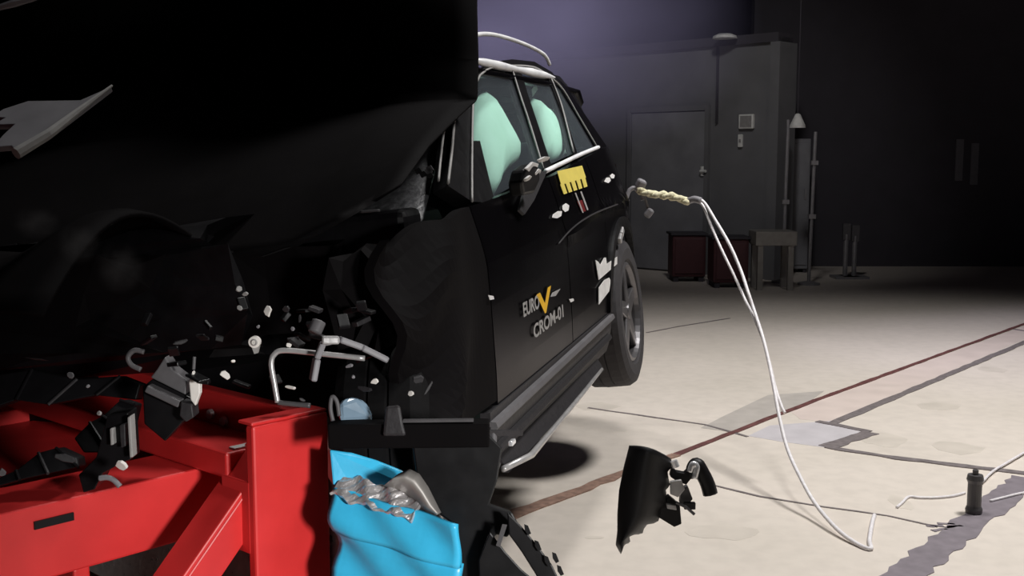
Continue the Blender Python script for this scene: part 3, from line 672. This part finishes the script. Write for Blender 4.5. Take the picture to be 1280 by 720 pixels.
tslab('blue_flap', [(412, 562, 2.55), (440, 566, 2.56), (470, 575, 2.57), (508, 590, 2.58), (497, 602, 2.56), (470, 610, 2.55), (440, 612, 2.55), (416, 606, 2.54)], .02, 'blue_film', .004)
c0 = [(498, 592), (512, 586), (524, 592), (535, 608), (544, 626), (551, 640)]; c1 = [(478, 608), (492, 612), (504, 618), (514, 628), (526, 642), (540, 646)]
def cs_(u, v):
    i = u*5; k = min(int(i), 4); t = i-k
    a = [c0[k][j]*(1-t)+c0[k+1][j]*t for j in (0, 1)]; b = [c1[k][j]*(1-t)+c1[k+1][j]*t for j in (0, 1)]
    p = [a[j]*(1-v)+b[j]*v for j in (0, 1)]; return tl(p[0], p[1], 2.47+.05*math.sin(v*3.1)*-1+.05*v)
MB().sheet(cs_, 20, 8, lambda p: (p.x+.004, p.y+.002, p.z-.003)).build('curled_sheet', 'bent_sheet', blk, smooth=True)
tslab('back_strip', [(409, 520, 2.68), (413, 524, 2.68), (416, 560, 2.66), (424, 592, 2.6), (436, 606, 2.58), (416, 606, 2.58), (410, 596, 2.6)], .02, 'bent_sheet')

# ================================================================== CABLES
def cable(name, pts, r, m, lab, cat, group=None, n=8):
    o = MB().tube(smooth_path(pts, n), r, 8).build(name, m, smooth=True); recenter(o); return tag(o, lab, cat, group)
T_ = empty('tow_strap', at(800, 236, 5.95)); tag(T_, 'cream rope strap with grey hooks hanging off the car tail', 'strap')
def tsl(px, py, d): return Vector(at(px, py, d))-Vector(T_.location)
MB().box(tsl(801, 230, 5.95), (.05, .05, .05), (.3, .4, .2)).build('hook_block', 'pale_panel', T_, bevel=.012)
MB().tube(smooth_path([tsl(*p) for p in ((783, 247, 5.95), (787, 238, 5.95), (793, 235, 5.95), (800, 240, 5.95), (804, 250, 5.95))], 5), .012, 8).build('hook', 'pale_panel', T_, smooth=True)
MB().box(tsl(811, 266, 5.95), (.04, .04, .05), (.1, .6, 0)).build('clasp', 'pale_panel', T_, bevel=.01)
MB().tube(smooth_path([tsl(*p) for p in ((802, 240, 5.95), (808, 254, 5.95), (811, 266, 5.95))], 5), .008, 8).build('clasp_cord', 'pale_panel', T_, smooth=True)
for k in (0, 1):
    P = []
    for i in range(25):
        t = i/24; x = 796+t*66; y = 237+t*15+1.5*math.sin(t*7); a = t*16+math.pi*k
        P.append(tsl(x, y+2.0*math.sin(a), 5.95-.05*t+.010*math.cos(a)))
    MB().tube(P, [.012+.006*math.sin(i*.9)**2 for i in range(25)], 8).build('rope_strand', 'rope_cream', T_, smooth=True)
MB().tube(smooth_path([tsl(*p) for p in ((861, 251, 5.9), (868, 249, 5.88), (876, 251, 5.86))], 4), .018, 10).build('end_sleeve', 'pale_panel', T_, smooth=True)
cable('data_cable', [at(*p) for p in ((870, 249, 5.88), (880, 253, 5.86), (894, 275, 5.8), (912, 306, 5.7), (926, 338, 5.62), (935, 365, 5.5), (942, 386, 5.45), (953, 420, 5.3), (961, 452, 5.2), (967, 482, 5.1), (974, 520, 4.98), (984, 560, 4.85), (998, 592, 4.7), (1018, 628, 4.55), (1045, 660, 4.36))]+[gp(1070, 679, .01), gp(1088, 686, .008), gp(1087, 675, .008), gp(1090, 655, .008), gp(1093, 644, .008)], .0085, 'cable_white', 'long white data cable sweeping from the car tail down to the floor', 'cable')
cable('data_cable', [at(*p) for p in ((872, 251, 5.90), (879, 258, 5.88), (888, 280, 5.82), (902, 312, 5.72), (918, 345, 5.64), (931, 374, 5.54), (940, 392, 5.47), (953, 422, 5.32), (962, 454, 5.22), (969, 484, 5.12), (977, 508, 5.05), (981, 516, 5.03))], .0075, 'cable_white', 'shorter white cable strand running beside the long one, ending mid-air', 'cable')
cable('loose_cord', [gp(x, y, .006) for x, y in ((1121, 634), (1128, 628), (1136, 621), (1150, 622), (1168, 622), (1190, 620), (1206, 616))], .006, 'cable_white', 'thin white cord lying left of the small dark weight', 'cord')
cable('loose_cord', [gp(x, y, .012) for x, y in ((1216, 611), (1228, 602), (1240, 590), (1256, 580), (1290, 560))], .006, 'cable_white', 'thin white cord running up across the dark joint, right of the weight', 'cord')
cable('loose_cord', [gp(x, y, .008) for x, y in ((1238, 626), (1258, 621), (1270, 618), (1300, 612))], .006, 'cable_white', 'short white cord lying across the dark tape', 'cord')
q = gp(1217, 642); o = tag(empty('cord_weight', q), 'small dark upright weight on the floor beside the dark tape', 'weight')
MB().lathe([(.001, .0), (.032, .0), (.034, .02), (.028, .035), (.028, .13), (.034, .145), (.03, .165), (.001, .165)], 18, Matrix.Rotation(R(90), 4, 'X')).build('body', 'charcoal_metal', o)
MB().lathe([(.001, .165), (.012, .165), (.012, .185), (.001, .185)], 10, Matrix.Rotation(R(90), 4, 'X')).build('eyelet', 'charcoal_metal', o)

# ================================================================== FLYING WRECKAGE
def wreck(name, lab, cat, c, d, group=None):
    o = tag(empty(name, at(c[0], c[1], d)), lab, cat, group); o0 = Vector(o.location)
    return o, (lambda px, py, dd=0.: Vector(at(px, py, d+dd))-o0)
# the big dark trim piece over the floor
o, L = wreck('trim_wreckage', 'large torn black trim piece with metal innards, flying above the pale floor', 'wreckage', (815, 625), 3.6)
SK0 = [(787, 558), (780, 585), (774, 615), (772, 645), (772, 665), (770, 682), (776, 693)]
SK1 = [(839, 574), (836, 598), (834, 620), (826, 645), (806, 662), (788, 672), (780, 684)]
def sk(u, v):
    i = u*6; k = min(int(i), 5); t = i-k
    a = [SK0[k][j]*(1-t)+SK0[k+1][j]*t for j in (0, 1)]; b = [SK1[k][j]*(1-t)+SK1[k+1][j]*t for j in (0, 1)]
    j = 2.2*math.sin(37*u)*v**6
    return L(a[0]*(1-v)+b[0]*v+j, a[1]*(1-v)+b[1]*v+j-5*math.sin(math.pi*v)*(1-u)**4, -.10*math.sin(math.pi*(.15+.75*v))+.03*v)
MB().sheet(sk, 24, 12, lambda p: (p.x, p.y+.012, p.z)).build('skin', 'dark_plastic', o, smooth=True)
def pl(name, px, dd, th, m, bevel=.002): return MB().prism([L(x, y, dd) for x, y in px], (0, th, 0)).build(name, m, o, bevel=bevel)
pl('inner_rib', [(820, 645), (836, 620), (850, 632), (852, 655), (843, 659)], .0, .03, 'dark_plastic')
pl('metal_plate', [(838, 602), (852, 600), (856, 612), (848, 622), (838, 618)], -.03, .012, 'steel')
pl('metal_plate', [(833, 630), (845, 632), (846, 638), (834, 636)], -.03, .012, 'steel')
pl('bracket', [(840, 585), (846, 590), (856, 592), (862, 586), (866, 596), (858, 606), (846, 602), (838, 596)], -.01, .03, 'dark_plastic')
pl('bracket', [(852, 612), (860, 608), (866, 624), (858, 634), (850, 630)], .01, .03, 'charcoal_metal')
MB().tube(smooth_path([L(*p) for p in ((864, 598), (864, 586), (870, 580), (876, 588), (884, 604), (888, 618))], 5), [.012+.012*min(1, i/12) for i in range(26)], 8).build('curved_arm', 'dark_plastic', o, smooth=True)
MB().tube(smooth_path([L(*p) for p in ((862, 590, -.02), (866, 580, -.02), (871, 584, -.02), (868, 598, -.02))], 5), .010, 8).build('chrome_loop', 'chrome', o, smooth=True)
MB().tube([L(842, 576, -.01), L(845, 584, -.01)], .012).build('chrome_pin', 'chrome', o)
MB().tube([L(845, 628, -.03), L(858, 634, -.03), L(868, 643, -.03)], .005).build('rod', 'charcoal_metal', o)
MB().box(L(862, 632, -.02), (.035, .02, .02)).build('rod_clip', 'dark_plastic', o)
# pale panel in the upper left
o, L = wreck('panel_fragment', 'pale grey torn pointed panel flying in the dark upper left', 'panel', (60, 150), 2.5)
def pl(name, px, dd, th, m, bevel=.002): return MB().prism([L(x, y, dd) for x, y in px], (0, th, -.01)).build(name, m, o, bevel=bevel)
PS = [(139, 108), (100, 125), (35, 126), (4, 136), (-12, 146), (6, 147), (-10, 156), (18, 155), (4, 168), (-10, 184), (14, 182), (22, 191), (60, 168)]
MB().prism([L(x, y, (191-y)/83*.22) for x, y in PS], (0, .012, -.012)).build('panel_skin', 'pale_panel', o, bevel=.002)
MB().tube([L(140, 107, .22), L(96, 140, .13), L(60, 168, .055), L(20, 192, -.005)], [.003, .008, .012, .014], 8).build('folded_edge', 'grey_vinyl', o)
o, L = wreck('metal_strip', 'thin pale strip at the very top left corner', 'strip', (20, 6), 2.6)
MB().tube([L(-10, 12), L(18, 4), L(50, -3)], [.006, .009, .004], 6).build('strip', 'pale_panel', o)
# grey bracket box on the trolley's left
o, L = wreck('bracket_wreckage', 'grey slotted bracket with a white end lying on the red trolley', 'wreckage', (212, 485), 2.62)
def pl(name, px, dd, th, m, bevel=.003): return MB().prism([L(x, y, dd) for x, y in px], (0, th, .0)).build(name, m, o, bevel=bevel)
pl('upper_plate', [(206, 446), (216, 462), (234, 476), (232, 494), (188, 472), (196, 462)], 0, .05, 'grey_plastic')
pl('lower_plate', [(184, 482), (226, 502), (222, 510), (180, 490)], -.02, .05, 'grey_plastic')
pl('body', [(178, 484), (190, 474), (240, 498), (240, 520), (228, 528), (206, 552), (180, 530)], .01, .06, 'black_plastic')
pl('white_end', [(240, 464), (250, 480), (250, 492), (244, 508), (238, 500), (236, 478)], -.02, .02, 'white_plastic')
pl('foot', [(226, 502), (240, 506), (242, 522), (232, 528), (224, 520)], -.03, .05, 'cladding')
MB().tube([L(243, 446), L(242, 462)], .004).build('pin', 'grey_plastic', o)
# dark torn covers lying on the trolley deck
for lab, px, d, dd in (('long torn black cover lying along the red side beam at the left edge', [(-14, 602), (20, 588), (48, 566), (70, 560), (96, 572), (98, 584), (60, 592), (24, 600), (-10, 610)], 2.50, .05),
                       ('jagged black cover standing on the trolley deck behind the upright plates', [(92, 548), (112, 528), (128, 520), (150, 500), (168, 506), (160, 540), (136, 566), (104, 566)], 2.62, .06),
                       ('black ribbed shroud across the far end of the trolley deck', [(-14, 470), (40, 462), (96, 474), (150, 470), (176, 480), (170, 500), (120, 494), (60, 506), (20, 500), (-14, 512)], 2.78, .05)):
    c = (sum(p[0] for p in px)/len(px), sum(p[1] for p in px)/len(px)); o, L = wreck('torn_cover', lab, 'wreckage', c, d)
    MB().prism([L(x, y, (c[1]-y)*.0016) for x, y in px], (0, dd, -.01)).build('cover_skin', 'dark_plastic', o, bevel=.004)
    for k in range(3):
        a, b = px[k+1], px[-2-k]; MB().tube([L(a[0], a[1], (c[1]-a[1])*.0016-.004), L(b[0], b[1], (c[1]-b[1])*.0016-.004)], .004, 6).build('cover_rib', 'cladding' if k == 1 else 'dark_plastic', o)
# small black box with metal plates
o, L = wreck('connector_wreckage', 'black box with upright bright metal plates on the red side beam', 'wreckage', (150, 545), 2.45)
def pl(name, px, dd, th, m, bevel=.002): return MB().prism([L(x, y, dd) for x, y in px], (0, th, .0)).build(name, m, o, bevel=bevel)
pl('body', [(134, 520), (160, 516), (164, 574), (150, 580), (128, 592), (118, 612), (104, 616), (98, 594), (120, 572)], .01, .06, 'black_plastic')
pl('metal_plate', [(137, 536), (141, 536), (142, 556), (138, 557)], -.01, .02, 'grey_vinyl')
pl('metal_plate', [(149, 532), (156, 530), (157, 558), (151, 560)], -.01, .02, 'cladding')
pl('metal_plate', [(159, 522), (163, 520), (166, 572), (162, 572)], -.02, .03, 'grey_vinyl')
# washer-like light pieces and other fragments, one by one
def fragment(lab, c, d, size, m, seed, name='fragment', asp=1., rot=None):
    r = random.Random(seed); n = r.randint(6, 8); sx = size*d/F/2; sy = sx*asp
    q = [Vector((sx*math.cos(2*math.pi*k/n)*r.uniform(.7, 1.2), 0, sy*math.sin(2*math.pi*k/n)*r.uniform(.7, 1.2))) for k in range(n)]
    ob = MB().prism(q, (0, max(.006, sx*.5), 0)).build(name, m, bevel=.0015)
    ob.location = at(c[0], c[1], d); ob.rotation_euler = (r.uniform(-.5, .5), rot if rot is not None else r.uniform(-.6, .6), r.uniform(-.5, .5))
    return tag(ob, lab, 'fragment', 'fragments flying over the crushed car nose')
FR = [('topmost pale chip of the cluster above the crushed nose', (299, 361), 8, 1.2, 'grey_vinyl', None),
      ('pale chip just right of and below the topmost one', (306, 368), 8, .7, 'grey_vinyl', None),
      ('pale slanted chip below the two topmost ones', (299, 385), 10, .6, 'grey_vinyl', .8),
      ('bright white upright flake right of the slanted chip', (334, 388), 10, 1.5, 'white_plastic', -.3),
      ('dim grey flake right of the bright upright flake', (357, 387), 11, .9, 'cladding', None),
      ('thin upright grey splinter left of the pipe stub', (374, 398), 4, 3., 'cladding', 0),
      ('tiny chip between the bright flake and the round white cap', (322, 409), 5, 1., 'pale_panel', None),
      ('tiny chip under the thin upright splinter', (365, 411), 6, .9, 'pale_panel', None),
      ('small white nut sitting on the bent pipe', (361, 432), 8, .8, 'white_plastic', None),
      ('small white chip left of the bent pipe', (292, 451), 7, .7, 'white_plastic', None),
      ('flat white flake above the red cross rail', (281, 469), 18, .5, 'white_plastic', .5),
      ('white bar inside the bent pipe loop', (362, 484), 18, .33, 'white_plastic', .1),
      ('bright oval chip right of the bracket rail', (468, 477), 11, .75, 'white_plastic', None),
      ('slanted pale chip under the bracket rail end', (436, 457), 11, .5, 'pale_panel', -.4),
      ('dim flat flake above the washer bottle', (456, 486), 22, .3, 'cladding', .1),
      ('bright slanted chip far right of the washer bottle', (513, 492), 9, .8, 'white_plastic', -.7),
      ('grey torn piece at the right end of the debris', (523, 475), 18, .6, 'cladding', -.3),
      ('grey slanted stick at the right end of the debris', (536, 485), 5, 5., 'cladding', .6),
      ('grey flat splinter above the grey slotted bracket', (226, 428), 20, .28, 'cladding', -.2),
      ('pale chip above the dark red deck, far left', (88, 469), 12, .6, 'grey_plastic', .4),
      ('tiny pale chip on the dark red deck', (110, 483), 6, .8, 'pale_panel', None),
      ('small pale round chip over the dark red deck', (123, 516), 7, 1., 'grey_vinyl', None),
      ('thin pale line of wire in the dark far left', (42, 448), 34, .05, 'cladding', 0),
      ('white torn lump beside the upright metal plates', (151, 583), 18, .9, 'white_plastic', None),
      ('pale chip at the left picture edge on the trolley', (3, 592), 10, 1.2, 'grey_plastic', None),
      ('dim grey plate lying on the dark trolley deck', (82, 573), 26, .35, 'cladding', .3),
      ('small dark grey chip under the pipe loop corner', (378, 500), 10, .5, 'cladding', None),
      ('tiny white chip right of the bright oval one', (442, 472), 5, 1., 'pale_panel', None)]
for i, (lab, c, s, a, m, rt) in enumerate(FR):
    fragment(lab, c, 2.36 if c[0] < 170 else 2.5, s, m, 50+i, asp=a, rot=rt)
o, L = wreck('white_cap', 'round white screw cap with a short neck flying over the crushed nose', 'cap', (319, 427), 2.5)
MB().lathe([(.001, -.012), (.013, -.010), (.013, .004), (.010, .006), (.001, .004)], 18).build('cap', 'white_plastic', o)
MB().lathe([(.005, -.014), (.008, -.012), (.006, -.010)], 14).build('ring', 'grey_vinyl', o)
MB().prism([(-.009, .0, -.010), (.009, 0, -.010), (.005, 0, -.026), (-.003, 0, -.028)], (0, .01, 0)).build('neck', 'grey_vinyl', o)
cable('curved_scrap', [at(x, y, 2.36) for x, y in ((124, 598), (134, 597), (142, 600), (150, 608))], .006, 'pale_panel', 'curved pale hook-shaped scrap under the white lump on the trolley', 'scrap', n=5)
cable('black_hose', [at(x, y, 2.52) for x, y in ((180, 440), (168, 438), (160, 446), (164, 456), (176, 462))], .006, 'grey_plastic', 'dark curled hose above the grey slotted bracket', 'hose', n=5)
o, L = wreck('cowl_scrap', 'dark crumpled scrap at the foot of the windscreen', 'scrap', (520, 208), 3.0)
for k in range(5):
    a = rng.uniform(-16, 16); b = rng.uniform(-10, 10)
    MB().prism([L(520+a, 208+b), L(526+a, 205+b), L(530+a, 211+b), L(523+a, 214+b)], (0, .02, 0)).build('flake', 'charcoal_metal' if k % 2 else 'dark_plastic', o)
cable('wire_scrap', [at(450, 265, 2.6), at(462, 264, 2.6), at(475, 263, 2.6)], .003, 'cladding', 'thin grey wire glinting below the windscreen corner', 'wire', n=3)

# ================================================================== SMOKE
def smoke_mat(name, col, dens, scale, lo, hi):
    m = bpy.data.materials.new(name); m.use_nodes = True; nt = m.node_tree; nt.nodes.remove(nt.nodes['Principled BSDF'])
    v = nt.nodes.new('ShaderNodeVolumePrincipled'); v.inputs['Color'].default_value = col; v.inputs['Anisotropy'].default_value = .2
    tc = nt.nodes.new('ShaderNodeTexCoord'); nz = nt.nodes.new('ShaderNodeTexNoise'); nz.inputs['Scale'].default_value = scale; nz.inputs['Detail'].default_value = 3
    ln = nt.nodes.new('ShaderNodeVectorMath'); ln.operation = 'LENGTH'
    fa = nt.nodes.new('ShaderNodeMapRange'); fa.inputs[1].default_value = 1; fa.inputs[2].default_value = .0
    mr = nt.nodes.new('ShaderNodeMapRange'); mr.inputs[1].default_value = lo; mr.inputs[2].default_value = hi
    mu = nt.nodes.new('ShaderNodeMath'); mu.operation = 'MULTIPLY'; m2 = nt.nodes.new('ShaderNodeMath'); m2.operation = 'MULTIPLY'; m2.inputs[1].default_value = dens
    nt.links.new(tc.outputs['Object'], nz.inputs[0]); nt.links.new(tc.outputs['Object'], ln.inputs[0])
    nt.links.new(ln.outputs['Value'], fa.inputs[0]); nt.links.new(nz.outputs['Fac'], mr.inputs[0])
    nt.links.new(fa.outputs[0], mu.inputs[0]); nt.links.new(mr.outputs[0], mu.inputs[1]); nt.links.new(mu.outputs[0], m2.inputs[0])
    nt.links.new(m2.outputs[0], v.inputs['Density']); nt.links.new(v.outputs[0], nt.nodes['Material Output'].inputs['Volume'])
    MATS[name] = m
smoke_mat('violet_haze', (.74, .71, .9, 1), .7, 1.2, .2, .75)
smoke_mat('grey_smoke', (.6, .56, .56, 1), 4.0, 1.8, .3, .7)
def puff(name, lab, c, d, rad, m):
    bm = bmesh.new(); bmesh.ops.create_icosphere(bm, subdivisions=3, radius=1); me = bpy.data.meshes.new(name); bm.to_mesh(me); bm.free()
    me.materials.append(MATS[m]); o = bpy.data.objects.new(name, me); C.objects.link(o); o.location = at(c[0], c[1], d); o.scale = rad
    return tag(o, lab, 'smoke', kind='stuff')
puff('smoke_haze', 'violet lit haze of smoke hanging behind and above the car roof', (690, 40), 8.4, (1.6, .9, 1.0), 'violet_haze')
puff('smoke_puff', 'faint grey smoke puff drifting leftmost over the crushed nose', (45, 278), 2.2, (.05, .04, .036), 'grey_smoke')
puff('smoke_puff', 'faint grey smoke puff in the middle of the drifting trail', (98, 304), 2.2, (.046, .04, .045), 'grey_smoke')
puff('smoke_puff', 'faint grey smoke puff at the lower right of the trail', (150, 335), 2.2, (.052, .04, .055), 'grey_smoke')
